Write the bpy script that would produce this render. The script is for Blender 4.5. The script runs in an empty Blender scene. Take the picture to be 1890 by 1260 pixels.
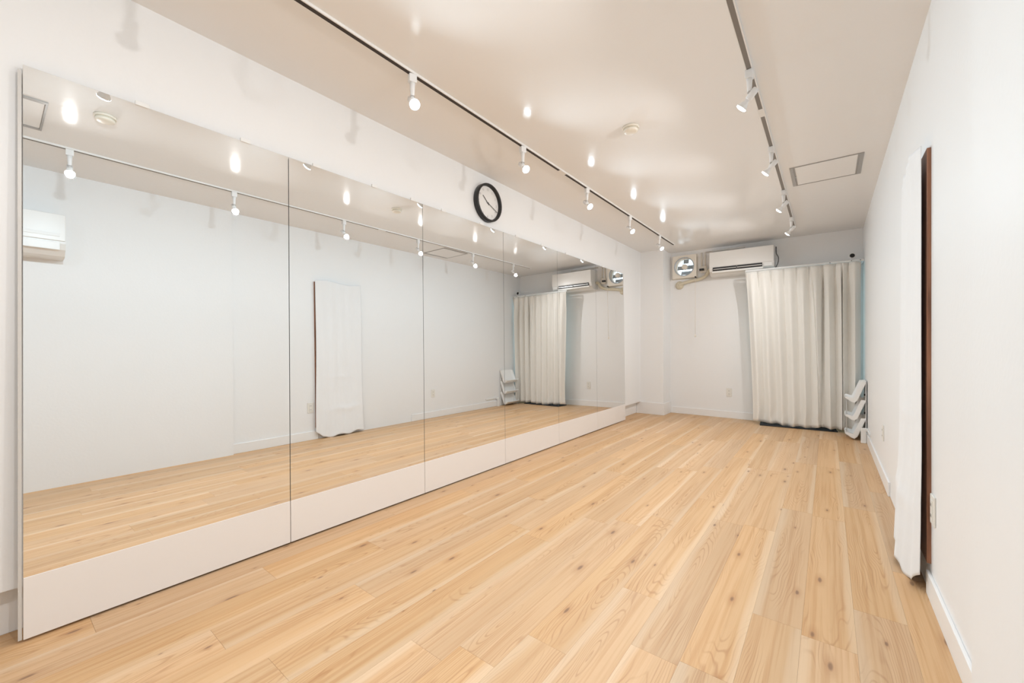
import bpy, bmesh, math, random
from mathutils import Vector, Matrix

random.seed(7)
sc = bpy.context.scene
COL = sc.collection
PI = math.pi

# ------------------------------------------------------------------ camera
CAMZ = 1.04
cam_d = bpy.data.cameras.new('camera')
cam_d.sensor_width = 36.0
cam_d.lens = 36.0 * 754.4 / 1890.0
cam_d.shift_y = 7.3 / 1890.0
cam_d.clip_start = 0.02
cam = bpy.data.objects.new('camera', cam_d)
COL.objects.link(cam)
cam.location = (0, 0, CAMZ)
cam.rotation_euler = (PI / 2, 0, math.radians(37.70))
sc.camera = cam

# ------------------------------------------------------------------ world, exposure, sampling
world = bpy.data.worlds.new('world')
sc.world = world
world.use_nodes = True
wbg = world.node_tree.nodes['Background']
wbg.inputs['Color'].default_value = (0.80, 0.93, 1.0, 1)
wbg.inputs['Strength'].default_value = 2.0
sc.view_settings.view_transform = 'Standard'
sc.view_settings.look = 'None'
sc.view_settings.exposure = 0.13
sc.view_settings.gamma = 1.0
sc.view_settings.use_curve_mapping = False
cy = sc.cycles
cy.use_denoising = True
cy.denoiser = 'OPENIMAGEDENOISE'
cy.max_bounces = 9
cy.diffuse_bounces = 5
cy.glossy_bounces = 8
cy.transmission_bounces = 6
cy.caustics_reflective = True
cy.sample_clamp_indirect = 25.0
cy.blur_glossy = 0.24
cy.use_adaptive_sampling = True
cy.adaptive_threshold = 0.02
cy.adaptive_min_samples = 20

LAMP_MIRROR_SIDE = (0.73, 0.895, 1.0)     # cool bulbs on the track beside the mirrors
LAMP_DOOR_SIDE = (0.97, 0.96, 0.95)        # slightly warmer bulbs on the other track
LAMP_WATTS = 33.0

# ------------------------------------------------------------------ room measures (metres)
H = 2.468        # ceiling
WL = -2.282      # left wall face
WLB = -2.345     # recessed baseboard of the left wall
WR = 0.339       # right wall face
WRN = 0.291      # nearer, thicker stretch of the right wall
STEP = 1.546
B = 6.54         # back wall
FRONT = -1.75    # wall behind the camera

# ------------------------------------------------------------------ materials
MATS = {}


def mat(name, col, rough=0.5, metal=0.0, spec=0.5, bump=0.0, bscale=60.0, var=0.0, emit=None, estr=0.0, coat=0.0):
    m = bpy.data.materials.new(name)
    m.use_nodes = True
    nt = m.node_tree
    p = nt.nodes['Principled BSDF']
    p.inputs['Base Color'].default_value = (*col, 1)
    p.inputs['Roughness'].default_value = rough
    p.inputs['Metallic'].default_value = metal
    p.inputs['Specular IOR Level'].default_value = spec
    p.inputs['Coat Weight'].default_value = coat
    if emit:
        p.inputs['Emission Color'].default_value = emit
        p.inputs['Emission Strength'].default_value = estr
    if bump or var:
        tc = nt.nodes.new('ShaderNodeTexCoord')
        no = nt.nodes.new('ShaderNodeTexNoise')
        no.inputs['Scale'].default_value = bscale
        no.inputs['Detail'].default_value = 1
        nt.links.new(tc.outputs['Object'], no.inputs['Vector'])
        if bump:
            b = nt.nodes.new('ShaderNodeBump')
            b.inputs['Strength'].default_value = bump
            b.inputs['Distance'].default_value = 0.004
            nt.links.new(no.outputs['Fac'], b.inputs['Height'])
            nt.links.new(b.outputs['Normal'], p.inputs['Normal'])
        if var:
            n2 = nt.nodes.new('ShaderNodeTexNoise')
            n2.inputs['Scale'].default_value = 2.2
            n2.inputs['Detail'].default_value = 4
            nt.links.new(tc.outputs['Object'], n2.inputs['Vector'])
            mx = nt.nodes.new('ShaderNodeMix')
            mx.data_type = 'RGBA'
            mx.inputs[6].default_value = (*[c * (1 - var) for c in col], 1)
            mx.inputs[7].default_value = (*[min(1, c * (1 + var)) for c in col], 1)
            nt.links.new(n2.outputs['Fac'], mx.inputs[0])
            nt.links.new(mx.outputs[2], p.inputs['Base Color'])
    MATS[name] = m
    return m


mat('wall_paint', (0.84, 0.84, 0.84), 0.45, spec=0.4, bump=0.10, bscale=55)
mat('ceiling_paint', (0.87, 0.865, 0.86), 0.14, spec=0.13, bump=0.08, bscale=30)
mat('base_paint', (0.84, 0.83, 0.82), 0.35)
mat('white_plastic', (0.82, 0.82, 0.81), 0.35)
mat('lamp_white', (0.84, 0.84, 0.84), 0.4)
mat('rail_white', (0.82, 0.81, 0.79), 0.5, spec=0.2)
mat('cream_plastic', (0.80, 0.75, 0.67), 0.45)
mat('hose_cream', (0.66, 0.60, 0.47), 0.5)
mat('ac_white', (0.80, 0.79, 0.77), 0.30)
mat('black', (0.012, 0.012, 0.013), 0.4)
mat('dark_slot', (0.035, 0.026, 0.022), 0.6)
mat('grey_slot', (0.22, 0.20, 0.18), 0.5)
mat('grey_metal', (0.55, 0.55, 0.55), 0.35, metal=0.8)
mat('alu', (0.42, 0.41, 0.40), 0.45, metal=0.3)
mat('slat_alu', (0.42, 0.46, 0.50), 0.4, metal=0.2)
mat('dark_grey', (0.09, 0.09, 0.09), 0.5)
mat('clock_face', (0.80, 0.78, 0.76), 0.5)
mat('numeral_grey', (0.42, 0.40, 0.39), 0.6)
mat('mat_black', (0.022, 0.024, 0.028), 0.85, bump=0.6, bscale=400)
mat('detector_cream', (0.76, 0.70, 0.60), 0.45)
mat('kick_white', (0.80, 0.765, 0.74), 0.30)
mat('glass_edge', (0.22, 0.23, 0.22), 0.3)
mat('backing_brown', (0.12, 0.11, 0.10), 0.7)
mat('clip_grey', (0.60, 0.58, 0.55), 0.35)
mat('outlet_cream', (0.78, 0.76, 0.71), 0.4)
mat('outlet_hole', (0.20, 0.19, 0.17), 0.5)
mat('rack_white', (0.90, 0.90, 0.89), 0.35)
mat('subfloor', (0.42, 0.29, 0.18), 0.8)
mat('bulb_shell', (0.85, 0.85, 0.85), 0.35)
mat('lamp_cool', (0.9, 0.9, 0.9), 0.4, emit=(*LAMP_MIRROR_SIDE, 1), estr=12.0)
mat('lamp_warm', (0.9, 0.9, 0.9), 0.4, emit=(*LAMP_DOOR_SIDE, 1), estr=12.0)
for k_ in ('lamp_cool', 'lamp_warm'):
    MATS[k_].cycles.emission_sampling = 'NONE'
mat('mirror_silver', (0.895, 0.90, 0.895), 0.0, metal=1.0)


def wood_dark():
    m = mat('door_wood', (0.10, 0.035, 0.015), 0.45)
    nt = m.node_tree
    p = nt.nodes['Principled BSDF']
    tc = nt.nodes.new('ShaderNodeTexCoord')
    mp = nt.nodes.new('ShaderNodeMapping')
    mp.inputs['Scale'].default_value = (60, 60, 2.5)
    no = nt.nodes.new('ShaderNodeTexNoise')
    no.inputs['Scale'].default_value = 1.5
    no.inputs['Detail'].default_value = 5
    rp = nt.nodes.new('ShaderNodeValToRGB')
    rp.color_ramp.elements[0].color = (0.18, 0.075, 0.04, 1)
    rp.color_ramp.elements[1].color = (0.38, 0.17, 0.09, 1)
    rp.color_ramp.elements[0].position = 0.35
    rp.color_ramp.elements[1].position = 0.75
    nt.links.new(tc.outputs['Object'], mp.inputs['Vector'])
    nt.links.new(mp.outputs['Vector'], no.inputs['Vector'])
    nt.links.new(no.outputs['Fac'], rp.inputs['Fac'])
    nt.links.new(rp.outputs['Color'], p.inputs['Base Color'])


wood_dark()


def cloth(name, col, trans, weave=900):
    m = bpy.data.materials.new(name)
    m.use_nodes = True
    nt = m.node_tree
    p = nt.nodes['Principled BSDF']
    p.inputs['Base Color'].default_value = (*col, 1)
    p.inputs['Roughness'].default_value = 0.85
    p.inputs['Specular IOR Level'].default_value = 0.15
    p.inputs['Sheen Weight'].default_value = 0.1
    tl = nt.nodes.new('ShaderNodeBsdfTranslucent')
    tl.inputs['Color'].default_value = (*col, 1)
    mx = nt.nodes.new('ShaderNodeMixShader')
    mx.inputs[0].default_value = trans
    out = nt.nodes['Material Output']
    nt.links.new(p.outputs[0], mx.inputs[1])
    nt.links.new(tl.outputs[0], mx.inputs[2])
    nt.links.new(mx.outputs[0], out.inputs['Surface'])
    tc = nt.nodes.new('ShaderNodeTexCoord')
    no = nt.nodes.new('ShaderNodeTexNoise')
    no.inputs['Scale'].default_value = 25
    no.inputs['Detail'].default_value = 6
    b = nt.nodes.new('ShaderNodeBump')
    b.inputs['Strength'].default_value = 0.15
    b.inputs['Distance'].default_value = 0.004
    nt.links.new(tc.outputs['Object'], no.inputs['Vector'])
    nt.links.new(no.outputs['Fac'], b.inputs['Height'])
    nt.links.new(b.outputs['Normal'], p.inputs['Normal'])
    MATS[name] = m


cloth('curtain_cloth', (0.87, 0.85, 0.805), 0.05)
cloth('white_cloth', (0.90, 0.90, 0.905), 0.08)


def frosted():
    m = bpy.data.materials.new('frosted_glass')
    m.use_nodes = True
    nt = m.node_tree
    p = nt.nodes['Principled BSDF']
    p.inputs['Base Color'].default_value = (0.72, 0.86, 0.88, 1)
    p.inputs['Roughness'].default_value = 0.3
    tl = nt.nodes.new('ShaderNodeBsdfTranslucent')
    tl.inputs['Color'].default_value = (0.74, 0.82, 0.82, 1)
    mx = nt.nodes.new('ShaderNodeMixShader')
    mx.inputs[0].default_value = 0.8
    nt.links.new(p.outputs[0], mx.inputs[1])
    nt.links.new(tl.outputs[0], mx.inputs[2])
    nt.links.new(mx.outputs[0], nt.nodes['Material Output'].inputs['Surface'])
    MATS['frosted_glass'] = m


frosted()


def floor_wood():
    m = bpy.data.materials.new('floor_wood')
    m.use_nodes = True
    nt = m.node_tree
    N, L = nt.nodes, nt.links
    p = N['Principled BSDF']

    def math_(op, a, b=None, clamp=False):
        n = N.new('ShaderNodeMath')
        n.operation = op
        n.use_clamp = clamp
        for i, v in enumerate((a, b)):
            if v is None:
                continue
            if isinstance(v, (int, float)):
                n.inputs[i].default_value = v
            else:
                L.new(v, n.inputs[i])
        return n.outputs[0]

    def noise(vec, scale, detail=3, rough=0.5, dist=0.0):
        n = N.new('ShaderNodeTexNoise')
        n.inputs['Scale'].default_value = scale
        n.inputs['Detail'].default_value = detail
        n.inputs['Roughness'].default_value = rough
        n.inputs['Distortion'].default_value = dist
        L.new(vec, n.inputs['Vector'])
        return n.outputs['Fac']

    def comb(x, y, z):
        n = N.new('ShaderNodeCombineXYZ')
        for i, v in enumerate((x, y, z)):
            if isinstance(v, (int, float)):
                n.inputs[i].default_value = v
            else:
                L.new(v, n.inputs[i])
        return n.outputs[0]

    def mixc(fac, a, b, mode='MIX'):
        n = N.new('ShaderNodeMix')
        n.data_type = 'RGBA'
        n.blend_type = mode
        n.clamp_factor = True
        if isinstance(fac, (int, float)):
            n.inputs[0].default_value = fac
        else:
            L.new(fac, n.inputs[0])
        for i, v in ((6, a), (7, b)):
            if isinstance(v, tuple):
                n.inputs[i].default_value = (*v, 1)
            else:
                L.new(v, n.inputs[i])
        return n.outputs[2]

    def smooth(v, lo, hi):
        n = N.new('ShaderNodeMapRange')
        n.interpolation_type = 'SMOOTHSTEP'
        L.new(v, n.inputs[0])
        n.inputs[1].default_value = lo
        n.inputs[2].default_value = hi
        return n.outputs[0]

    tc = N.new('ShaderNodeTexCoord')
    oi = N.new('ShaderNodeObjectInfo')
    rnd = oi.outputs['Random']
    sx = N.new('ShaderNodeSeparateXYZ')
    L.new(tc.outputs['Object'], sx.inputs[0])
    X, Y = sx.outputs[0], sx.outputs[1]
    r1 = math_('MULTIPLY', rnd, 57.0)
    r2 = math_('FRACT', math_('MULTIPLY', rnd, 13.7))
    r3 = math_('FRACT', math_('MULTIPLY', rnd, 71.3))
    # broad tone inside a plank
    low = noise(comb(math_('ADD', math_('MULTIPLY', X, 14.0), r1), math_('ADD', math_('MULTIPLY', Y, 1.3), r1), r1), 1.0, 2, 0.5)
    # cathedral growth rings
    wob = noise(comb(math_('ADD', math_('MULTIPLY', X, 16.0), r1), math_('ADD', math_('MULTIPLY', Y, 2.6), r1), 3.0), 1.0, 1, 0.45)
    x0 = math_('SUBTRACT', X, math_('MULTIPLY', math_('SUBTRACT', r2, 0.5), 0.11))
    yy = math_('MULTIPLY', math_('SUBTRACT', Y, math_('MULTIPLY', math_('SUBTRACT', r3, 0.5), 1.0)), 0.085)
    rad = math_('SQRT', math_('ADD', math_('MULTIPLY', x0, x0), math_('MULTIPLY', yy, yy)))
    rad = math_('ADD', rad, math_('MULTIPLY', wob, 0.06))
    ring = math_('PINGPONG', math_('MULTIPLY', rad, 120.0), 0.5)
    ring = math_('SUBTRACT', 1.0, smooth(ring, 0.0, 0.20))
    ringmask = smooth(noise(comb(math_('ADD', math_('MULTIPLY', X, 9.0), r1), math_('ADD', math_('MULTIPLY', Y, 1.8), r1), 9.0), 1.0, 0), 0.42, 0.62)
    # fine fibres
    fib = noise(comb(math_('MULTIPLY', X, 330.0), math_('ADD', math_('MULTIPLY', Y, 5.0), r1), r1), 1.0, 2, 0.6)
    streak = noise(comb(math_('ADD', math_('MULTIPLY', X, 70.0), r1), math_('ADD', math_('MULTIPLY', Y, 1.4), r1), r1), 1.0, 2, 0.55)
    # pale sapwood bands along the plank edges
    edge = math_('ADD', math_('MULTIPLY', X, math_('SUBTRACT', math_('MULTIPLY', math_('GREATER_THAN', r2, 0.45), 2.0), 1.0)),
                 math_('MULTIPLY', math_('SUBTRACT', noise(comb(r1, math_('ADD', math_('MULTIPLY', Y, 1.6), r1), 1.0), 1.0, 1), 0.5), 0.05))
    sap = math_('MULTIPLY', smooth(edge, 0.040, 0.066), math_('ADD', 0.35, math_('MULTIPLY', r3, 0.6)))
    # knots
    vo = N.new('ShaderNodeTexVoronoi')
    vo.voronoi_dimensions = '2D'
    vo.inputs['Scale'].default_value = 1.0
    L.new(comb(math_('ADD', math_('MULTIPLY', X, 7.0), r1), math_('ADD', math_('MULTIPLY', Y, 2.3), math_('MULTIPLY', r1, 3.0)), 0), vo.inputs['Vector'])
    vs = N.new('ShaderNodeSeparateColor')
    L.new(vo.outputs['Color'], vs.inputs[0])
    kd = math_('DIVIDE', math_('ADD', vo.outputs['Distance'], math_('MULTIPLY', math_('SUBTRACT', streak, 0.5), 0.05)), math_('ADD', 0.30, math_('MULTIPLY', vs.outputs[1], 0.9)))
    on = math_('GREATER_THAN', vs.outputs[0], 0.4)
    knot = math_('MULTIPLY', math_('SUBTRACT', 1.0, smooth(kd, 0.02, 0.065)), on)
    halo = math_('MULTIPLY', math_('SUBTRACT', 1.0, smooth(kd, 0.03, 0.20)), on)

    c = mixc(low, FW[0], FW[1])
    c = mixc(math_('MULTIPLY', smooth(streak, 0.42, 0.70), 0.55), c, FW[2])
    c = mixc(math_('MULTIPLY', ring, math_('MULTIPLY', ringmask, 0.46)), c, FW[3])
    c = mixc(math_('MULTIPLY', smooth(fib, 0.5, 0.8), 0.22), c, FW[4])
    c = mixc(math_('MULTIPLY', halo, 0.35), c, FW[3])
    c = mixc(math_('MULTIPLY', sap, 0.6), c, FW[5])
    c = mixc(math_('MULTIPLY', knot, 0.75), c, (0.19, 0.10, 0.06))
    hs = N.new('ShaderNodeHueSaturation')
    L.new(c, hs.inputs['Color'])
    half = math_('FRACT', math_('ADD', math_('MULTIPLY', rnd, 31.7), math_('MULTIPLY', math_('GREATER_THAN', X, 0.004), 0.43)))
    L.new(math_('ADD', math_('ADD', 0.89, math_('MULTIPLY', rnd, 0.14)), math_('MULTIPLY', half, 0.07)), hs.inputs['Value'])
    L.new(math_('ADD', 0.96, math_('MULTIPLY', r2, 0.12)), hs.inputs['Saturation'])
    L.new(hs.outputs[0], p.inputs['Base Color'])
    p.inputs['Roughness'].default_value = 0.42
    p.inputs['Specular IOR Level'].default_value = 0.35
    b = N.new('ShaderNodeBump')
    b.inputs['Strength'].default_value = 0.06
    b.inputs['Distance'].default_value = 0.002
    L.new(fib, b.inputs['Height'])
    L.new(b.outputs[0], p.inputs['Normal'])
    MATS['floor_wood'] = m


FW = [(0.575, 0.350, 0.185), (0.645, 0.432, 0.250), (0.490, 0.268, 0.122), (0.37, 0.176, 0.076), (0.675, 0.487, 0.308), (0.71, 0.548, 0.385)]
floor_wood()

# ------------------------------------------------------------------ geometry helpers


def nbm():
    return bmesh.new()


def box(bm, x0, x1, y0, y1, z0, z1, bev=0.0, seg=2, mi=0, M=None):
    t = bmesh.new()
    bmesh.ops.create_cube(t, size=1.0)
    for v in t.verts:
        v.co = Vector(((x0 + x1) / 2 + v.co.x * (x1 - x0), (y0 + y1) / 2 + v.co.y * (y1 - y0), (z0 + z1) / 2 + v.co.z * (z1 - z0)))
    if bev > 0:
        bmesh.ops.bevel(t, geom=list(t.edges), offset=bev, segments=seg, affect='EDGES', profile=0.5)
    merge(bm, t, mi, M)


def merge(bm, t, mi=0, M=None):
    vm = {}
    for v in t.verts:
        vm[v] = bm.verts.new(M @ v.co if M else v.co)
    for f in t.faces:
        try:
            nf = bm.faces.new([vm[v] for v in f.verts])
            nf.material_index = mi
            nf.smooth = f.smooth
        except ValueError:
            pass
    t.free()


def frame_of(d):
    d = Vector(d).normalized()
    a = Vector((0, 0, 1)) if abs(d.z) < 0.9 else Vector((1, 0, 0))
    u = d.cross(a).normalized()
    return d, u, d.cross(u).normalized()


def lathe(bm, p, d, prof, seg=24, mi=0, cap=True, smooth=True):
    """prof: (distance along d, radius)"""
    p = Vector(p)
    d, u, w = frame_of(d)
    rings = []
    for s, r in prof:
        if r < 1e-6:
            rings.append([bm.verts.new(p + d * s)])
        else:
            rings.append([bm.verts.new(p + d * s + (u * math.cos(2 * PI * i / seg) + w * math.sin(2 * PI * i / seg)) * r) for i in range(seg)])
    for a, b in zip(rings, rings[1:]):
        for i in range(seg):
            j = (i + 1) % seg
            if len(a) == 1 and len(b) == 1:
                continue
            if len(a) == 1:
                f = bm.faces.new((a[0], b[j], b[i]))
            elif len(b) == 1:
                f = bm.faces.new((a[i], a[j], b[0]))
            else:
                f = bm.faces.new((a[i], a[j], b[j], b[i]))
            f.smooth = smooth
            f.material_index = mi
    if cap:
        for r in (rings[0], rings[-1]):
            if len(r) > 2:
                f = bm.faces.new(r)
                f.material_index = mi


def tube(bm, pts, r, seg=10, mi=0):
    pts = [Vector(q) for q in pts]
    rr = r if isinstance(r, (list, tuple)) else [r] * len(pts)
    rings = []
    up = None
    for i, q in enumerate(pts):
        d = (pts[min(i + 1, len(pts) - 1)] - pts[max(i - 1, 0)]).normalized()
        if up is None:
            _, up, _ = frame_of(d)
        u = (up - d * up.dot(d)).normalized()
        w = d.cross(u)
        up = u
        rings.append([bm.verts.new(q + (u * math.cos(2 * PI * k / seg) + w * math.sin(2 * PI * k / seg)) * rr[i]) for k in range(seg)])
    for a, b in zip(rings, rings[1:]):
        for k in range(seg):
            f = bm.faces.new((a[k], a[(k + 1) % seg], b[(k + 1) % seg], b[k]))
            f.smooth = True
            f.material_index = mi
    bm.faces.new(rings[0])
    bm.faces.new(rings[-1])


def spline(pts, n=8):
    pts = [Vector(q) for q in pts]
    P = [pts[0]] + pts + [pts[-1]]
    out = []
    for i in range(1, len(P) - 2):
        for k in range(n):
            t = k / n
            a, b, c, d = P[i - 1], P[i], P[i + 1], P[i + 2]
            out.append(0.5 * ((2 * b) + (c - a) * t + (2 * a - 5 * b + 4 * c - d) * t * t + (3 * b - a - 3 * c + d) * t ** 3))
    out.append(pts[-1])
    return out


def obj(name, bm, mats, parent=None, loc=None):
    me = bpy.data.meshes.new(name)
    bmesh.ops.recalc_face_normals(bm, faces=list(bm.faces))
    bm.to_mesh(me)
    bm.free()
    for m in ([mats] if isinstance(mats, str) else mats):
        me.materials.append(MATS[m])
    o = bpy.data.objects.new(name, me)
    COL.objects.link(o)
    if parent:
        o.parent = parent
    if loc:
        o.location = loc
    return o


def thing(name, label, cat, loc=(0, 0, 0), rotz=0.0, group=None):
    o = bpy.data.objects.new(name, None)
    o.empty_display_size = 0.05
    COL.objects.link(o)
    o.location = loc
    o.rotation_euler = (0, 0, rotz)
    tag(o, label, cat, group)
    return o


def tag(o, label, cat, group=None):
    o['label'] = label
    o['category'] = cat
    if group:
        o['group'] = group
    return o


def struct(name, bm, m, label=None):
    o = obj(name, bm, m)
    o['kind'] = 'structure'
    if label:
        o['label'] = label
    return o


def dup(root):
    r = root.copy()
    COL.objects.link(r)
    for ch in list(root.children):
        c = ch.copy()
        COL.objects.link(c)
        c.parent = r
        for g in list(ch.children):
            d = g.copy()
            COL.objects.link(d)
            d.parent = c
    return r


def grid_holes(bm, us, vs, holes, place, depth):
    """boxes for every cell not in a hole; place(u0,u1,v0,v1) adds the box"""
    for a, b in zip(us, us[1:]):
        for c, d in zip(vs, vs[1:]):
            mu, mv = (a + b) / 2, (c + d) / 2
            if any(h[0] < mu < h[1] and h[2] < mv < h[3] for h in holes):
                continue
            place(a, b, c, d)


# ------------------------------------------------------------------ room shell
T = 0.12
bm = nbm()
box(bm, WLB - T, WR + T + 0.1, FRONT - T, B + T, -0.12, -0.006)
floor = struct('floor', bm, 'subfloor', 'pale wood plank floor with knots and sapwood streaks')

# planks: rows along the room, each plank its own piece
PW = 0.1555
joint = {-1: 2.562, 0: 2.10, 1: 1.80, 2: 1.83, 3: 1.405, 4: 1.38, 5: 1.685, 6: 1.20, 7: 1.01, 8: 0.925, 9: 1.83, 10: 0.58, 11: 0.99, 12: 0.508, 13: 1.25, 14: 0.80, 15: 1.55, 16: 0.62}
PL = 1.30
plank_cache = {}


def plank_mesh(w, l):
    k = (round(w, 3), round(l, 3))
    if k not in plank_cache:
        b_ = nbm()
        box(b_, -w / 2 + 0.0002, w / 2 - 0.0002, -l / 2 + 0.0003, l / 2 - 0.0003, -0.006, 0.0)
        me = bpy.data.meshes.new('plank')
        bmesh.ops.recalc_face_normals(b_, faces=list(b_.faces))
        b_.to_mesh(me)
        b_.free()
        me.materials.append(MATS['floor_wood'])
        plank_cache[k] = me
    return plank_cache[k]


for row in range(-1, 17):
    xr = 0.235 - PW * row
    xl = xr - PW
    xr, xl = min(xr, WR + 0.02), max(xl, WLB - 0.02)
    if xr - xl < 0.01:
        continue
    y = joint[row]
    while y > FRONT:
        y -= PL
    while y < B:
        a, b_ = max(y, FRONT), min(y + PL, B)
        if b_ - a > 0.01:
            o = bpy.data.objects.new('plank', plank_mesh(xr - xl, b_ - a))
            COL.objects.link(o)
            o.parent = floor
            o.location = ((xl + xr) / 2, (a + b_) / 2, 0)
        y += PL

bm = nbm()
box(bm, WLB - T, WR + T + 0.1, FRONT - T, B + T, H, H + 0.1)
struct('ceiling', bm, 'ceiling_paint', 'cream white glossy painted ceiling')

bm = nbm()
box(bm, WL - 0.063 - T, WL, FRONT - T, 6.19, 0.178, H)
box(bm, WL - 0.063 - T, WLB - 0.012, FRONT - T, 6.19, -0.006, 0.178)
struct('wall_left', bm, 'wall_paint', 'white painted wall carrying the mirrors')
bm = nbm()
box(bm, WLB - 0.012, WLB, FRONT, 6.178, 0.0, 0.170, 0.003)
struct('baseboard_left', bm, 'base_paint', 'white baseboard set back under the mirror wall')

bm = nbm()
box(bm, WR, WR + T + 0.1, STEP, B + T, -0.006, H)
box(bm, WRN, WR + T + 0.1, FRONT - T, STEP, -0.006, H)
struct('wall_right', bm, 'wall_paint', 'white painted wall with the cloth covered door')
for (a, b_) in ((STEP, 2.43), (3.81, 6.32)):
    bm = nbm()
    box(bm, WR - 0.012, WR, a, b_, 0.0, 0.098, 0.003)
    struct('baseboard_right', bm, 'base_paint')

bm = nbm()
FAN = (-1.86, -1.58, 1.04 + 1.05, 1.04 + 1.33)
WIN = (-0.60, 0.30, 0.40, 1.98)
us = [WLB - T, FAN[0], FAN[1], WIN[0], WIN[1], WR + 0.02]
vs = [-0.006, WIN[2], WIN[3], FAN[2], FAN[3], H]
grid_holes(bm, us, vs, [FAN, WIN], lambda a, b_, c, d: box(bm, a, b_, B, B + T, c, d), T)
bmesh.ops.remove_doubles(bm, verts=list(bm.verts), dist=1e-5)
struct('wall_back', bm, 'wall_paint', 'white end wall with air conditioner, fan and curtain')
bm = nbm()
box(bm, -1.935, WR, B - 0.012, B, 0.0, 0.098, 0.003)
struct('baseboard_back', bm, 'base_paint')
bm = nbm()
box(bm, WLB - T, WRN + T, FRONT - T, FRONT, -0.006, H)
struct('wall_front', bm, 'wall_paint', 'white wall closing the room opposite the curtain')
bm = nbm()
box(bm, WLB - 0.01, -1.938, 6.19, B, -0.006, H)
struct('wall_corner', bm, 'wall_paint', 'white square pillar in the corner beside the mirrors')
bm = nbm()
box(bm, WLB, -1.926, 6.178, 6.19, 0.0, 0.178, 0.003)
box(bm, -1.938, -1.926, 6.19, B - 0.012, 0.0, 0.178, 0.003)
struct('baseboard_corner', bm, 'base_paint', 'taller white baseboard around the corner pillar')

# window behind the curtain
win = bpy.data.objects.new('window_1', None)
COL.objects.link(win)
win['kind'] = 'structure'
win['label'] = 'frosted window hidden behind the ivory curtain'
win.location = ((WIN[0] + WIN[1]) / 2, B + 0.06, WIN[2])
w2, hh = (WIN[1] - WIN[0]) / 2, WIN[3] - WIN[2]
for (a, b_, c, d) in ((-w2, w2, 0, 0.04), (-w2, w2, hh - 0.04, hh), (-w2, -w2 + 0.04, 0.04, hh - 0.04), (w2 - 0.04, w2, 0.04, hh - 0.04), (-0.02, 0.02, 0.04, hh - 0.04)):
    bm = nbm()
    box(bm, a, b_, -0.02, 0.02, c, d, 0.003)
    obj('window_frame', bm, 'alu', win)
for (a, b_) in ((-w2 + 0.04, -0.02), (0.02, w2 - 0.04)):
    bm = nbm()
    box(bm, a, b_, -0.003, 0.003, 0.04, hh - 0.04)
    obj('pane', bm, 'frosted_glass', win)

# dark wooden door behind the hanging cloth
bm = nbm()
box(bm, WR - 0.013, WR + 0.001, 2.403, 2.97, 0.135, 1.862, 0.001, 1)
dr = struct('door_1', bm, 'door_wood', 'dark brown wooden door mostly hidden by a white cloth')

# ------------------------------------------------------------------ mirrors
TILT = 0.0127
MX0 = -2.240          # mirror plane at camera height
MZB, MZG, MZT = 0.010, 1.04 - 0.815, 1.04 + 0.993
ords = ['sixth', 'fifth', 'fourth', 'third', 'second', 'first']
MY = [0.084 + 0.901 * i for i in range(7)]
MY[6] = 5.46


def mx(z):
    return MX0 - TILT * (z - CAMZ)


def lean_box(bm, y0, y1, z0, z1, off0, off1, bev=0.0, mi=0):
    """slab parallel to the mirror plane, off = distance in front of it; local origin at (mx(0), y, 0)"""
    t = bmesh.new()
    bmesh.ops.create_cube(t, size=1.0)
    for v in t.verts:
        z = (z0 + z1) / 2 + v.co.z * (z1 - z0)
        o_ = (off0 + off1) / 2 + v.co.x * (off1 - off0)
        v.co = Vector((mx(z) - mx(0) + o_, (y0 + y1) / 2 + v.co.y * (y1 - y0), z))
    if bev:
        bmesh.ops.bevel(t, geom=list(t.edges), offset=bev, segments=1, affect='EDGES')
    merge(bm, t, mi)


for i in range(6):
    y0, y1 = MY[i], MY[i + 1]
    w = y1 - y0
    lab = 'tall frameless mirror panel, %s in the row counting from the corner pillar' % ords[i]
    if i == 5:
        lab = 'tall frameless mirror panel ending beside the corner pillar, first of its row'
    t = thing('mirror_panel', lab, 'mirror', (mx(0), y0, 0), 0, 'mirror panels along the left wall')
    g = 0.0018
    bm = nbm()
    lean_box(bm, g, w - g, MZG, MZT, -0.005, 0.0)
    bm.normal_update()
    for f in bm.faces:
        if f.normal.x < 0.9:
            f.material_index = 1
    bm.faces.ensure_lookup_table()
    bmesh.ops.recalc_face_normals(bm, faces=list(bm.faces))
    for f in bm.faces:
        f.material_index = 0 if f.normal.x > 0.9 else 1
    obj('mirror_glass', bm, ['mirror_silver', 'glass_edge'], t)
    bm = nbm()
    lean_box(bm, g + 0.004, w - g - 0.004, MZG, MZT - 0.004, -0.022, -0.0055)
    obj('backing', bm, 'backing_brown', t)
    bm = nbm()
    lean_box(bm, g, w - g, MZB, MZG, -0.010, 0.002, 0.0008)
    o = obj('kick_board', bm, 'kick_white', t)
    o['label'] = 'white board under the mirror glass'
    if i == 0:
        bm = nbm()
        lean_box(bm, -0.010, -0.001, MZB, MZT - 0.02, -0.012, -0.003)
        obj('edge_strip', bm, 'clip_grey', t)
    # small clear clips on the top edge
    for cyy in (0.32, 0.70) if i == 0 else ((0.15, 0.52, 0.82) if i == 1 else (0.2, 0.62)):
        bm = nbm()
        lean_box(bm, cyy - 0.022, cyy + 0.022, MZT - 0.003, MZT + 0.014, -0.006, 0.005, 0.001)
        obj('clip', bm, 'white_plastic', t)

# ------------------------------------------------------------------ ceiling tracks
TX1, TX2 = -1.722, -0.320
TY0, TY1 = -1.04, 5.96


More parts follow.
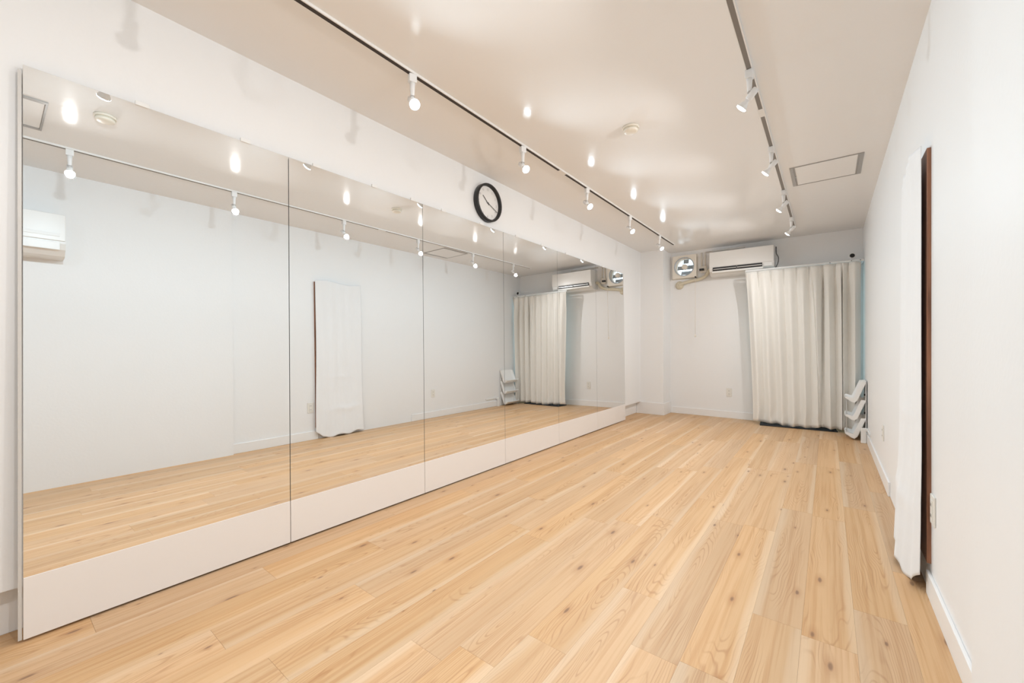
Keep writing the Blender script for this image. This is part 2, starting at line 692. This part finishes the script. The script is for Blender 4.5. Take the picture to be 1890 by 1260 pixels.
def track(x, label, slotmat):
    t = thing('lighting_track', label, 'track', (x, 0, H), 0)
    bm = nbm()
    for (a, b_) in ((-0.017, -0.0105), (0.0105, 0.017)):
        box(bm, a, b_, TY0, TY1, -0.013, 0.0, 0.0008, 1)
    box(bm, -0.0105, 0.0105, TY0, TY1, -0.005, 0.0)
    obj('rail', bm, 'rail_white', t)
    bm = nbm()
    box(bm, -0.0105, 0.0105, TY0 + 0.01, TY1 - 0.005, -0.0127, -0.005)
    o = obj('slot', bm, slotmat, t)
    o['label'] = 'dark conductor slot'
    for yj in (-0.10, 2.90):
        bm = nbm()
        box(bm, -0.0175, 0.0175, yj - 0.05, yj + 0.05, -0.0145, -0.001, 0.001, 1)
        obj('joiner', bm, 'rail_white', t)
    for ye in (TY0 - 0.012, TY1 - 0.002):
        bm = nbm()
        box(bm, -0.018, 0.018, ye, ye + 0.014, -0.0145, 0.0, 0.002)
        obj('end_cap', bm, 'lamp_white', t)


track(TX1, 'long white ceiling track with dark slot beside the mirror wall', 'dark_slot')
track(TX2, 'long white ceiling track on the side of the cloth covered door', 'grey_slot')

# ------------------------------------------------------------------ track spotlights


def spotlight(lampmat, lampcol, pitch):
    t = thing('track_spotlight', '', 'spotlight')
    bm = nbm()
    box(bm, -0.0165, 0.0165, -0.020, 0.020, -0.042, 0.0, 0.003)
    ad = obj('adapter', bm, 'lamp_white', t)
    bm = nbm()
    box(bm, -0.008, 0.008, -0.012, 0.012, 0.0, 0.012)
    obj('contact', bm, 'grey_metal', ad)
    bm = nbm()
    lathe(bm, (0, 0, -0.038), (0, 0, -1), [(0, 0.015), (0.03, 0.0125), (0.064, 0.0105), (0.072, 0.008)], 16)
    obj('stem', bm, 'lamp_white', t)
    d = Vector((math.cos(pitch), 0, -math.sin(pitch)))
    k = Vector((0, 0, -0.116))
    bm = nbm()
    lathe(bm, k + Vector((0, -0.011, 0)), (0, 1, 0), [(0, 0.006), (0.002, 0.0085), (0.020, 0.0085), (0.022, 0.006)], 14)
    obj('knuckle', bm, 'grey_metal', t)
    n = Vector((math.sin(pitch), 0, math.cos(pitch)))
    c = k - n * 0.016
    bm = nbm()
    lathe(bm, c - d * 0.032, d, [(0, 0.012), (0.003, 0.0165), (0.055, 0.0165), (0.058, 0.0145)], 20)
    obj('socket', bm, 'lamp_white', t)
    bm = nbm()
    lathe(bm, c + d * 0.024, d, [(0, 0.011), (0.012, 0.0115), (0.022, 0.016), (0.040, 0.0245), (0.046, 0.0265)], 24, cap=False)
    bu = obj('bulb', bm, 'bulb_shell', t)
    bm = nbm()
    lathe(bm, c + d * 0.070, d, [(0, 0.0268), (0.005, 0.024), (0.008, 0.016), (0.0095, 0.0)], 20, cap=False)
    o = obj('bulb_lens', bm, lampmat, bu)
    o['label'] = 'glowing white lens'
    ld = bpy.data.lights.new('spot_beam', 'SPOT')
    ld.energy = LAMP_WATTS
    ld.color = lampcol
    ld.spot_size = math.radians(166)
    ld.spot_blend = 1.0
    ld.shadow_soft_size = 0.022
    lo = bpy.data.objects.new('spot_beam', ld)
    COL.objects.link(lo)
    lo.parent = bu
    lo.location = c + d * 0.086
    lo.rotation_euler = d.to_track_quat('-Z', 'Y').to_euler()
    return t


place1 = [(0.37, -8), (1.375, -22), (2.354, -20), (3.334, -20), (4.34, -20), (5.333, -20)]
place2 = [(0.37, 184), (1.37, 186), (2.415, 172), (3.44, 174), (4.47, 176), (5.46, 172)]
ordn = ['first', 'second', 'third', 'fourth', 'fifth', 'sixth']
pa = spotlight('lamp_cool', LAMP_MIRROR_SIDE, math.radians(42))
pb = spotlight('lamp_warm', LAMP_DOOR_SIDE, math.radians(46))
for proto, pl, x, where in ((pa, place1, TX1, 'on the track beside the mirrors'), (pb, place2, TX2, 'on the door-side track')):
    n = len(pl)
    for i, (y, rz) in enumerate(reversed(pl)):
        o = proto if i == 0 else dup(proto)
        o.location = (x, y, H - 0.013)
        o.rotation_euler = (0, 0, math.radians(rz))
        tag(o, 'white lit spotlight %s, %s from the air conditioner end' % (where, ordn[i]), 'spotlight', 'spotlights ' + where)
for yx in (-0.63,):  # unseen pair added behind the camera, going by the bright near right wall
    for proto, x, where in ((pa, TX1, 'on the track beside the mirrors'), (pb, TX2, 'on the door-side track')):
        o = dup(proto)
        o.location = (x, yx, H - 0.013)
        tag(o, 'unseen white lit spotlight %s, seventh from the air conditioner end' % where, 'spotlight', 'spotlights ' + where)

# ------------------------------------------------------------------ smoke detectors
for (x, y, lab) in ((-1.02, 2.59, 'round cream smoke detector between the tracks, further along toward the clock'), (-1.03, 0.455, 'round cream smoke detector seen in the mirror beside the near hatch')):
    t = thing('smoke_detector', lab, 'smoke detector', (x, y, H), 0, 'smoke detectors on the ceiling')
    bm = nbm()
    lathe(bm, (0, 0, 0), (0, 0, -1), [(0, 0.052), (0.012, 0.052), (0.015, 0.049)], 32)
    obj('base', bm, 'detector_cream', t)
    bm = nbm()
    lathe(bm, (0, 0, -0.015), (0, 0, -1), [(0, 0.046), (0.008, 0.046)], 32)
    obj('vent_ring', bm, 'hose_cream', t)
    bm = nbm()
    lathe(bm, (0, 0, -0.021), (0, 0, -1), [(0, 0.047), (0.010, 0.043), (0.016, 0.032), (0.017, 0.0)], 32)
    obj('cover', bm, 'detector_cream', t)

# ------------------------------------------------------------------ ceiling hatches
for (x0, x1, y0, y1, lab) in ((-0.246, 0.214, 3.975, 4.44, 'square ceiling hatch with grey frame beside the door-side track'), (-0.97, -0.51, -0.235, 0.23, 'square ceiling hatch with silver frame seen in the mirror near the second smoke detector')):
    t = thing('ceiling_hatch', lab, 'hatch', ((x0 + x1) / 2, (y0 + y1) / 2, H), 0, 'access hatches in the ceiling')
    hx, hy = (x1 - x0) / 2, (y1 - y0) / 2
    for s in (-1, 1):
        bm = nbm()
        box(bm, s * hx - 0.013 - s * 0.013, s * hx + 0.013 - s * 0.013, -hy, hy, -0.006, 0.0, 0.001, 1)
        obj('frame_side', bm, 'alu', t)
        bm = nbm()
        box(bm, s * (hx - 0.031) - 0.003, s * (hx - 0.031) + 0.003, -hy + 0.012, hy - 0.012, -0.005, 0.0)
        obj('frame_lip', bm, 'alu', t)
        bm = nbm()
        box(bm, -hx + 0.026, hx - 0.026, s * hy - 0.005 - s * 0.005, s * hy + 0.005 - s * 0.005, -0.006, 0.0, 0.001, 1)
        obj('frame_end', bm, 'alu', t)
    bm = nbm()
    box(bm, -hx + 0.036, hx - 0.036, -hy + 0.013, hy - 0.013, -0.0035, 0.0)
    obj('panel', bm, 'ceiling_paint', t)
    bm = nbm()
    box(bm, -hx + 0.025, -hx + 0.035, -0.012, 0.012, -0.009, -0.002, 0.001, 1)
    obj('latch', bm, 'grey_metal', t)

# ------------------------------------------------------------------ wall clock
ck = thing('wall_clock', 'round white wall clock with thick black rim above the mirrors', 'clock', (WL, 2.595, CAMZ + 1.196))
R = 0.158
bm = nbm()
lathe(bm, (0, 0, 0), (1, 0, 0), [(0.0, R - 0.006), (0.004, R), (0.040, R), (0.046, R - 0.003), (0.046, R - 0.016), (0.030, R - 0.019), (0.012, R - 0.019)], 64)
obj('rim', bm, 'black', ck)
bm = nbm()
lathe(bm, (0.014, 0, 0), (1, 0, 0), [(0, R - 0.017), (0.003, R - 0.017), (0.003, 0)], 64, smooth=False)
face = obj('face', bm, 'clock_face', ck)
for k in range(1, 13):
    cu = bpy.data.curves.new('numeral', 'FONT')
    cu.body = str(k)
    cu.size = 0.026
    cu.align_x = 'CENTER'
    cu.align_y = 'CENTER'
    cu.extrude = 0.0003
    tmp = bpy.data.objects.new('tmp', cu)
    COL.objects.link(tmp)
    bpy.context.view_layer.update()
    me = bpy.data.meshes.new_from_object(tmp.evaluated_get(bpy.context.evaluated_depsgraph_get()))
    bpy.data.objects.remove(tmp)
    me.materials.clear()
    me.materials.append(MATS['numeral_grey'])
    o = bpy.data.objects.new('numeral', me)
    COL.objects.link(o)
    o.parent = face
    a = 2 * PI * k / 12
    o.location = (0.0176, 0.112 * math.sin(a), 0.112 * math.cos(a))
    o.rotation_euler = (PI / 2, 0, PI / 2)


def hand(name, ang, L0, L1, w, x):
    b_ = nbm()
    box(b_, x, x + 0.0012, -w, w, -L0, L1)
    o = obj(name, b_, 'dark_grey', ck)
    o.rotation_euler = (-ang, 0, 0)


hand('hour_hand', math.radians(-50), 0.02, 0.080, 0.0032, 0.020)
hand('minute_hand', math.radians(113), 0.02, 0.130, 0.0024, 0.023)
bm = nbm()
lathe(bm, (0.018, 0, 0), (1, 0, 0), [(0, 0.006), (0.008, 0.006), (0.009, 0.004)], 16)
obj('hub', bm, 'dark_grey', ck)

# ------------------------------------------------------------------ air conditioner on the end wall


def aircon(label, loc, rotz, w, h, d, closed=False, group=None):
    """local: x along width, front faces -y, back at y=0, z from bottom"""
    t = thing('air_conditioner', label, 'air conditioner', loc, rotz, group)
    hw = w / 2
    bm = nbm()
    prof = [(0, 0.0), (0, h), (-d * 0.80, h), (-d * 0.97, h - 0.012), (-d, h - 0.04), (-d, 0.10), (-d * 0.93, 0.055), (-d * 0.70, 0.012), (-d * 0.55, 0.0)]
    for sx_, nm in ((None, 'body'),):
        vs_ = []
        for x in (-hw + 0.006, hw - 0.006):
            vs_.append([bm.verts.new((x, a, b_)) for a, b_ in prof])
        n = len(prof)
        for k in range(n):
            j = (k + 1) % n
            bm.faces.new((vs_[0][k], vs_[0][j], vs_[1][j], vs_[1][k]))
        bm.faces.new(vs_[0])
        bm.faces.new(vs_[1])
    obj('body', bm, 'ac_white', t)
    for s in (-1, 1):
        bm = nbm()
        vs_ = []
        for x in (s * (hw - 0.006), s * hw):
            vs_.append([bm.verts.new((x, a * 0.995, 0.002 + b_ * 0.985)) for a, b_ in prof])
        for k in range(n):
            j = (k + 1) % n
            bm.faces.new((vs_[0][k], vs_[0][j], vs_[1][j], vs_[1][k]))
        bm.faces.new(vs_[0])
        bm.faces.new(vs_[1])
        obj('side_cover', bm, 'ac_white', t)
    bm = nbm()
    box(bm, -hw + 0.002, hw - 0.002, -d - 0.008, -d + 0.001, 0.118, h - 0.006, 0.004)
    obj('front_panel', bm, 'ac_white', t)
    if closed:
        bm = nbm()
        box(bm, -hw + 0.03, hw - 0.05, -d - 0.006, -d * 0.80, 0.050, 0.108, 0.003)
        obj('flap', bm, 'ac_white', t)
        bm = nbm()
        box(bm, -hw + 0.03, hw - 0.05, -d - 0.011, -d - 0.006, 0.150, 0.175, 0.002)  # white strip stands in for daylight reflected on the glossy front
        obj('glint_strip', bm, 'white_plastic', t)
        return t
    # outlet with two black slots and flaps between
    sx0, sx1 = -hw + 0.045, hw - 0.13
    bm = nbm()
    box(bm, sx0, sx1, -d - 0.004, -d * 0.88, 0.058, 0.112)
    o = obj('outlet_slot', bm, 'black', t)
    bm = nbm()
    box(bm, sx0 + 0.008, sx1 - 0.004, -d - 0.012, -d - 0.003, 0.078, 0.092, 0.002)
    obj('flap', bm, 'grey_metal', t)
    bm = nbm()
    box(bm, sx0 - 0.01, sx1 + 0.01, -d - 0.009, -d * 0.85, 0.034, 0.060, 0.003)
    obj('flap', bm, 'ac_white', t)
    bm = nbm()
    box(bm, (sx0 + sx1) / 2 - 0.006, (sx0 + sx1) / 2 + 0.006, -d - 0.013, -d - 0.002, 0.060, 0.110, 0.001, 1)
    obj('flap_hinge', bm, 'dark_grey', t)
    bm = nbm()
    box(bm, sx1 + 0.02, hw - 0.02, -d - 0.006, -d + 0.004, 0.062, 0.108, 0.002)
    obj('display_panel', bm, 'white_plastic', t)
    bm = nbm()
    box(bm, sx1 - 0.01, hw - 0.03, -d * 0.9, -d * 0.62, 0.0, 0.022)
    obj('sensor_strip', bm, 'grey_slot', t)
    return t


ac = aircon('white split air conditioner with black outlet slots between exhaust fan and curtain', (-0.945, B, CAMZ + 0.985), 0, 0.775, 0.335, 0.235)
ac2 = aircon('white split air conditioner on the door wall, seen only at the mirror edge', (WRN, -0.015, CAMZ + 0.73), -PI / 2, 0.80, 0.325, 0.195, True)

# thin drain pipe lying on top of the air conditioner
bm = nbm()
tube(bm, [(-1.40, B - 0.10, CAMZ + 1.355), (-1.20, B - 0.13, CAMZ + 1.352), (-0.90, B - 0.15, CAMZ + 1.350)], 0.011, 10)
tag(obj('cable_conduit', bm, 'clip_grey'), 'thin grey conduit resting on top of the air conditioner by the fan', 'conduit')

bm = nbm()
tube(bm, spline([(-0.552, B - 0.012, CAMZ + 1.33), (-0.548, B - 0.015, CAMZ + 1.24), (-0.525, B - 0.015, CAMZ + 1.18), (-0.53, B - 0.015, CAMZ + 1.11), (-0.555, B - 0.015, CAMZ + 1.05), (-0.545, B - 0.03, CAMZ + 1.02)], 6), 0.0045, 8)
tag(obj('power_cable', bm, 'dark_grey'), 'thin dark cable hanging beside the air conditioner above the curtain', 'cable')

# ------------------------------------------------------------------ exhaust fan
ef = thing('exhaust_fan', 'square cream exhaust fan with round opening and bright shutters', 'fan', ((FAN[0] + FAN[1]) / 2, B, (FAN[2] + FAN[3]) / 2))
hs_ = 0.182
ro = 0.137
bm = nbm()
seg = 48
outer = []
y_f, y_b = -0.060, 0.0
inner_f, inner_b, sq_f, sq_b = [], [], [], []
for i in range(seg):
    a = 2 * PI * i / seg
    c_, s_ = math.cos(a), math.sin(a)
    k = hs_ / max(abs(c_), abs(s_))
    inner_f.append(bm.verts.new((ro * c_, y_f, ro * s_)))
    inner_b.append(bm.verts.new((ro * 0.97 * c_, y_b + 0.10, ro * 0.97 * s_)))
    sq_f.append(bm.verts.new((k * c_ * 0.94, y_f, k * s_ * 0.94)))
    sq_b.append(bm.verts.new((k * c_, y_b, k * s_)))
for i in range(seg):
    j = (i + 1) % seg
    bm.faces.new((inner_f[i], inner_f[j], sq_f[j], sq_f[i]))
    bm.faces.new((sq_f[i], sq_f[j], sq_b[j], sq_b[i]))
    f = bm.faces.new((inner_f[j], inner_f[i], inner_b[i], inner_b[j]))
    f.smooth = True
obj('housing', bm, 'cream_plastic', ef)
bm = nbm()
lathe(bm, (0, y_f - 0.006, 0), (0, 1, 0), [(0.0, ro + 0.006), (0.0, ro - 0.006), (0.012, ro - 0.006), (0.012, ro + 0.006), (0.0, ro + 0.006)], 48, cap=False)
obj('ring', bm, 'slat_alu', ef)
bm = nbm()
lathe(bm, (0, -0.050, 0), (0, 1, 0), [(0, 0.0), (0, 0.034), (0.004, 0.040), (0.06, 0.040)], 24)
obj('motor_hub', bm, 'cream_plastic', ef)
for (z0_, z1_) in ((0.060, 0.130), (-0.032, 0.036), (-0.110, -0.052)):
    zc = (z0_ + z1_) / 2
    ze = max(abs(z0_), abs(z1_))
    hwid = math.sqrt(max(ro * ro * 0.94 - ze * ze, 0.0016)) - 0.002
    bm = nbm()
    M = Matrix.Translation((0, 0.055, zc)) @ Matrix.Rotation(math.radians(-22), 4, 'X')
    box(bm, -hwid, hwid, -0.001, 0.001, -(z1_ - z0_) / 2, (z1_ - z0_) / 2, 0, 1, 0, M)
    obj('shutter_slat', bm, 'slat_alu', ef)
for x in (-0.040, 0.060):
    bm = nbm()
    box(bm, x - 0.003, x + 0.003, 0.016, 0.020, -0.112, 0.112)
    obj('guard_bar', bm, 'slat_alu', ef)
bm = nbm()
xk = 0.165
box(bm, xk - 0.008, xk + 0.008, -0.094, -0.050, -0.185, -0.165, 0.002)
obj('switch', bm, 'black', ef)
pc = thing('pull_cord', 'thin cream pull cord with small knob hanging below the exhaust fan', 'cord', ((FAN[0] + FAN[1]) / 2 + xk, B - 0.086, CAMZ + 0.125))
bm = nbm()
tube(bm, [(0, 0, 0.880), (0, 0, 0.45), (0, 0, 0.03)], 0.0028, 6)
obj('cord', bm, 'cream_plastic', pc)
bm = nbm()
lathe(bm, (0, 0, 0.042), (0, 0, -1), [(0, 0.004), (0.01, 0.011), (0.035, 0.012), (0.042, 0.006)], 14)
obj('cord_knob', bm, 'cream_plastic', pc)

# wrapped refrigerant hose from the wall cap to the air conditioner
hp = thing('refrigerant_hose', 'beige wrapped hose from round wall cap to the air conditioner', 'hose', (-1.80, B, CAMZ + 0.92))
bm = nbm()
base = Vector((-1.80, B, CAMZ + 0.92))
path = [(-1.80, B - 0.03, CAMZ + 0.925), (-1.72, B - 0.04, CAMZ + 0.948), (-1.62, B - 0.04, CAMZ + 0.968), (-1.50, B - 0.04, CAMZ + 0.985), (-1.42, B - 0.045, CAMZ + 1.025), (-1.37, B - 0.05, CAMZ + 1.10), (-1.335, B - 0.06, CAMZ + 1.10)]
tube(bm, [Vector(p) - base for p in spline(path, 8)], 0.024, 12)
obj('hose', bm, 'hose_cream', hp)
bm = nbm()
lathe(bm, (0, 0, 0), (0, -1, 0), [(0, 0.062), (0.012, 0.062), (0.03, 0.052), (0.045, 0.03)], 28)
obj('wall_cap', bm, 'hose_cream', hp)

# white conduit and socket between fan and air conditioner
cd = thing('socket_box', 'white socket box with black plug between exhaust fan and air conditioner', 'socket', (-1.455, B, CAMZ + 1.075))
bm = nbm()
box(bm, -0.045, 0.045, -0.03, 0.0, 0.0, 0.10, 0.004)
obj('box', bm, 'cream_plastic', cd)
for x in (-0.028, 0.022):
    bm = nbm()
    tube(bm, [(x, -0.012, 0.10), (x * 0.9, -0.012, 0.22), (x, -0.012, 0.30)], 0.009, 8)
    obj('conduit', bm, 'cream_plastic', cd)
bm = nbm()
box(bm, -0.052, 0.012, -0.062, -0.03, 0.030, 0.060, 0.006)
obj('plug', bm, 'black', cd)
bm = nbm()
tube(bm, spline([(0.012, -0.045, 0.046), (0.03, -0.045, 0.05), (0.038, -0.04, 0.075), (0.030, -0.02, 0.12)], 6), 0.0045, 8)
obj('lead', bm, 'cream_plastic', cd)

# ------------------------------------------------------------------ outlets


def outlet(label, loc, rotz):
    t = thing('wall_outlet', label, 'outlet', loc, rotz, 'power outlets')
    bm = nbm()
    box(bm, -0.036, 0.036, -0.007, 0.0, -0.06, 0.06, 0.003)
    obj('plate', bm, 'outlet_cream', t)
    bm = nbm()
    box(bm, -0.017, 0.017, -0.0095, -0.006, -0.042, 0.042, 0.002)
    ins = obj('insert', bm, 'outlet_cream', t)
    for z in (-0.022, 0.022):
        for x in (-0.006, 0.006):
            bm = nbm()
            box(bm, x - 0.0013, x + 0.0013, -0.0103, -0.009, z - 0.006, z + 0.006)
            obj('socket_hole', bm, 'outlet_hole', ins)


outlet('cream power outlet low on the end wall left of the curtain', (-1.12, B, CAMZ - 0.672), 0)
outlet('cream power outlet beside the cloth covered door', (WR, 2.345, CAMZ - 0.665), -PI / 2)
outlet('cream power outlet on the wall between door cloth and rack', (WR, 4.225, CAMZ - 0.67), -PI / 2)

# ------------------------------------------------------------------ curtain, rail, shelf
CY = 6.27
RZ = CAMZ + 0.990
rail = thing('curtain_rail', 'white curtain rail under a shallow shelf on the end wall', 'curtain rail', (-0.28, CY, RZ))
bm = nbm()
box(bm, -0.60, 0.615, -0.010, 0.010, -0.004, 0.018, 0.003)
obj('rail', bm, 'white_plastic', rail)
bm = nbm()
box(bm, -0.25, 0.615, 0.010, B - CY, 0.004, 0.018, 0.002)
obj('shelf', bm, 'wall_paint', rail)
for x in (0.30, 0.50, 0.58):
    bm = nbm()
    lathe(bm, (x, -0.010, 0.008), (0, -1, 0), [(0, 0.005), (0.003, 0.005)], 10)
    obj('screw', bm, 'dark_grey', rail)

NX, NZ = 560, 46
pleats = 9
bm = nbm()
rows = []
ztop, zbot = RZ - 0.008, 0.028
random.seed(3)
ph = [random.uniform(-0.25, 0.25) for _ in range(40)]
am = [random.uniform(0.75, 1.2) for _ in range(40)]
for j in range(NZ + 1):
    v = j / NZ
    z = ztop + (zbot - ztop) * v
    xl = -0.875 + 0.085 * min(1, v * 1.15) ** 0.8
    xr = 0.305
    line = []
    for i in range(NX + 1):
        u = i / NX
        # folds are wider on the left, tight on the right
        q = (u + 0.10 * u * u) / 1.10
        t_ = q * pleats
        k = int(min(t_, pleats - 1e-6))
        f_ = t_ - k
        ff = f_ + ph[k] * 0.10 * v * math.sin(PI * f_)
        deep = 0.028 + 0.030 * max(0.0, u - 0.45) / 0.55
        amp = am[k] * deep * (0.35 + 0.65 * min(1, v * 5)) * (1 - 0.12 * v)
        w1 = 0.5 - 0.5 * math.cos(2 * PI * ff)
        w1 = w1 ** (0.75 if u < 0.5 else 0.6)
        dy = -amp * (2 * w1 - 1)
        # pinch pleat: pair of small tucks at the heading
        pin = max(0.0, 1 - v * 7)
        dn = min(f_, 1 - f_)
        dy -= 0.014 * pin * math.exp(-(dn / 0.07) ** 2) * (1 + math.cos(2 * PI * f_ * 14)) * 0.9
        dy += 0.006 * math.sin(11 * u + 6 * v) * v + 0.004 * math.sin(33 * u - 9 * v) * v
        x = xl + (xr - xl) * u
        x += 0.010 * math.sin(2 * PI * ff) * min(1, v * 4) * (1.0 if u > 0.5 else 0.5)
        for uc, sl, dp in ((0.70, -0.03, 0.060), (0.853, 0.0, 0.075), (0.60, 0.06, 0.025)):
            dy += dp * math.exp(-((u - uc - sl * v) / 0.0075) ** 2) * min(1, v * 8) * (1 - 0.55 * v)
        if v > 0.93:
            dy += 0.006 * math.sin(70 * u + 40 * v)
        hem = 0.010 * math.sin(9 * u + 1) * (v ** 6) + 0.006 * math.sin(31 * u) * (v ** 6)
        line.append(bm.verts.new((x, CY - 0.018 + dy, z + hem)))
    rows.append(line)
for j in range(NZ):
    for i in range(NX):
        f = bm.faces.new((rows[j][i], rows[j][i + 1], rows[j + 1][i + 1], rows[j + 1][i]))
        f.smooth = True
cu = thing('curtain', 'floor length ivory pleated curtain hanging across the end wall', 'curtain', (-0.28, CY, 0))
o = obj('curtain_fabric', bm, 'curtain_cloth', cu)
o.location = (0.28, -CY, 0)
sol = o.modifiers.new('thickness', 'SOLIDIFY')
sol.thickness = 0.002
for k in range(pleats + 1):
    q = k / pleats
    u = (-1 + math.sqrt(1 + 4 * 0.10 * 1.10 * q)) / 0.20
    x = -0.875 + 1.18 * u + 0.28
    bm = nbm()
    tube(bm, [(x, -0.014, RZ - 0.030), (x, -0.014, RZ - 0.012), (x, -0.004, RZ - 0.0065)], 0.0022, 6)
    obj('hook', bm, 'grey_metal', cu)

# small camera standing on the shelf
sg = thing('security_camera', 'tiny round black security camera on white foot above the curtain', 'camera', (0.225, CY + 0.05, RZ + 0.018))
bm = nbm()
lathe(bm, (0, 0, 0), (0, 0, 1), [(0, 0.022), (0.008, 0.022), (0.012, 0.007), (0.035, 0.007)], 18)
obj('foot', bm, 'white_plastic', sg)
bm = nbm()
lathe(bm, (0, 0.012, 0.056), (0.15, -1, 0.10), [(0, 0.016), (0.006, 0.031), (0.022, 0.034)], 24)
obj('shell', bm, 'white_plastic', sg)
bm = nbm()
lathe(bm, (0.0033, -0.010, 0.0582), (0.15, -1, 0.10), [(0, 0.024), (0.006, 0.024), (0.012, 0.018), (0.014, 0.0)], 24)
obj('lens', bm, 'black', sg)

# ------------------------------------------------------------------ floor mat
fm = nbm()
box(fm, -0.40, 0.40, -0.13, 0.13, 0.0, 0.012, 0.004)
o = obj('floor_mat', fm, 'mat_black')
o.location = (-0.315, 6.345, 0)
o.rotation_euler = (0, 0, math.radians(5.0))
tag(o, 'thin black floor mat under the hem of the curtain', 'mat')

# ------------------------------------------------------------------ three tier rack
rk = thing('tiered_rack', 'white three tier slanted rack against the door wall next to the curtain', 'rack', (0.24, 6.0, 0))
Y0, Y1 = -0.16, 0.17


def sheet(bm, prof, y0, y1, th):
    """bent sheet: profile in xz, thickness th, extruded in y"""
    n = len(prof)
    nr = []
    for i in range(n):
        a = Vector(prof[max(i - 1, 0)])
        b_ = Vector(prof[min(i + 1, n - 1)])
        d = (b_ - a).normalized()
        nr.append(Vector((-d.y, d.x)))
    A = [Vector(p) for p in prof]
    C = [Vector(p) + q * th for p, q in zip(prof, nr)]
    loop = A + C[::-1]
    r0 = [bm.verts.new((p.x, y0, p.y)) for p in loop]
    r1 = [bm.verts.new((p.x, y1, p.y)) for p in loop]
    m = len(loop)
    for i in range(m):
        j = (i + 1) % m
        bm.faces.new((r0[i], r0[j], r1[j], r1[i]))
    for i in range(n - 1):
        bm.faces.new((r0[i], r0[i + 1], r0[m - 2 - i], r0[m - 1 - i]))
        bm.faces.new((r1[i], r1[i + 1], r1[m - 2 - i], r1[m - 1 - i]))


for k in range(3):
    zb = 0.418 - 0.197 * k
    tr = None
    bm = nbm()
    sheet(bm, [(0.083, zb + 0.225), (0.010, zb + 0.02), (-0.012, zb), (-0.030, zb + 0.006), (-0.086, zb + 0.048)], Y0, Y1, 0.006)
    tr = obj('tray', bm, 'rack_white', rk)
    pts = [(0.083, zb + 0.225), (0.010, zb + 0.02), (-0.012, zb), (-0.030, zb + 0.006), (-0.086, zb + 0.048), (-0.080, zb + 0.060), (-0.022, zb + 0.044), (0.046, zb + 0.225)]
    for (ya, yb) in ((Y0 - 0.003, Y0), (Y1, Y1 + 0.003)):
        bm = nbm()
        a_ = [bm.verts.new((p[0], ya, p[1])) for p in pts]
        b__ = [bm.verts.new((p[0], yb, p[1])) for p in pts]
        n_ = len(pts)
        for i in range(n_ // 2 - 1):
            bm.faces.new((a_[i], a_[i + 1], a_[n_ - 2 - i], a_[n_ - 1 - i]))
            bm.faces.new((b__[i], b__[i + 1], b__[n_ - 2 - i], b__[n_ - 1 - i]))
        for i in range(n_):
            j = (i + 1) % n_
            bm.faces.new((a_[i], a_[j], b__[j], b__[i]))
        obj('end_gusset', bm, 'rack_white', tr)
bm = nbm()
box(bm, 0.084, 0.090, Y0, Y1, 0.0, 0.652, 0.001, 1)
obj('back_board', bm, 'rack_white', rk)
for y in (Y0 + 0.20, Y1 - 0.012):
    bm = nbm()
    tube(bm, [(-0.070, y, 0.0), (-0.070, y, 0.44)], 0.003, 8)
    obj('support_rod', bm, 'clip_grey', rk)
for z in (0.30, 0.50):
    bm = nbm()
    lathe(bm, (0.084, Y0 + 0.06, z), (-1, 0, 0), [(0, 0.012), (0.008, 0.012), (0.012, 0.006)], 14)
    obj('screw_knob', bm, 'black', rk)

# white cable duct next to the rack
dt = thing('cable_duct', 'short white cable duct rising from the floor in front of the rack', 'cable duct', (0.300, 5.74, 0))
bm = nbm()
box(bm, -0.022, 0.022, -0.014, 0.014, 0.0, 0.150, 0.003)
obj('riser', bm, 'white_plastic', dt)
bm = nbm()
box(bm, -0.020, 0.038, -0.016, 0.016, 0.125, 0.160, 0.004)
obj('elbow', bm, 'white_plastic', dt)
bm = nbm()
box(bm, 0.026, 0.039, -0.30, -0.010, 0.132, 0.158, 0.003)
obj('wall_run', bm, 'white_plastic', dt)

# ------------------------------------------------------------------ cloth over the door
bm = nbm()
NS, NV = 90, 120
rows = []
zt_ = CAMZ + 0.835
for j in range(NV + 1):
    v = j / NV
    line = []
    for i in range(NS + 1):
        s = i / NS
        y = 2.405 + 0.60 * s + 0.012 * math.sin(5 * v + 2 * s) * v
        hem = 0.012 + 0.07 * max(0, 0.12 - s) / 0.12 + 0.025 * max(0, s - 0.45) + 0.012 * math.sin(17 * s)
        z = zt_ + 0.012 * math.sin(7 * s) * (1 - v) + (hem - zt_) * v
        bul = math.sin(PI * min(1, 0.04 + s * 0.97)) ** 0.7
        x = WR - 0.024 - 0.016 * bul
        x -= 0.012 * math.exp(-((s - 0.27) / 0.16) ** 2) * math.exp(-(v / 0.10) ** 2)
        x -= 0.008 * math.sin(2 * PI * (2.2 * s + 0.25 * v)) * (0.4 + 0.6 * v) * bul
        x -= 0.004 * math.sin(2 * PI * (5.1 * s - 0.4 * v) + 1.0) * bul
        x -= 0.016 * s * v + 0.026 * max(0, v - 0.72) / 0.28 * bul
        x -= 0.010 * math.exp(-((v - 0.83) / 0.02) ** 2) * math.exp(-((s - 0.62) / 0.35) ** 2)
        x -= 0.004 * math.exp(-((v - 0.62) / 0.012) ** 2) * math.exp(-((s - 0.5) / 0.3) ** 2)
        line.append(bm.verts.new((x, y, z)))
    rows.append(line)
for j in range(NV):
    for i in range(NS):
        f = bm.faces.new((rows[j][i], rows[j][i + 1], rows[j + 1][i + 1], rows[j + 1][i]))
        f.smooth = True
o = obj('door_cloth', bm, 'white_cloth')
sol = o.modifiers.new('thickness', 'SOLIDIFY')
sol.thickness = 0.0015
tag(o, 'crumpled white cloth hanging over the dark door down to the floor', 'cloth')
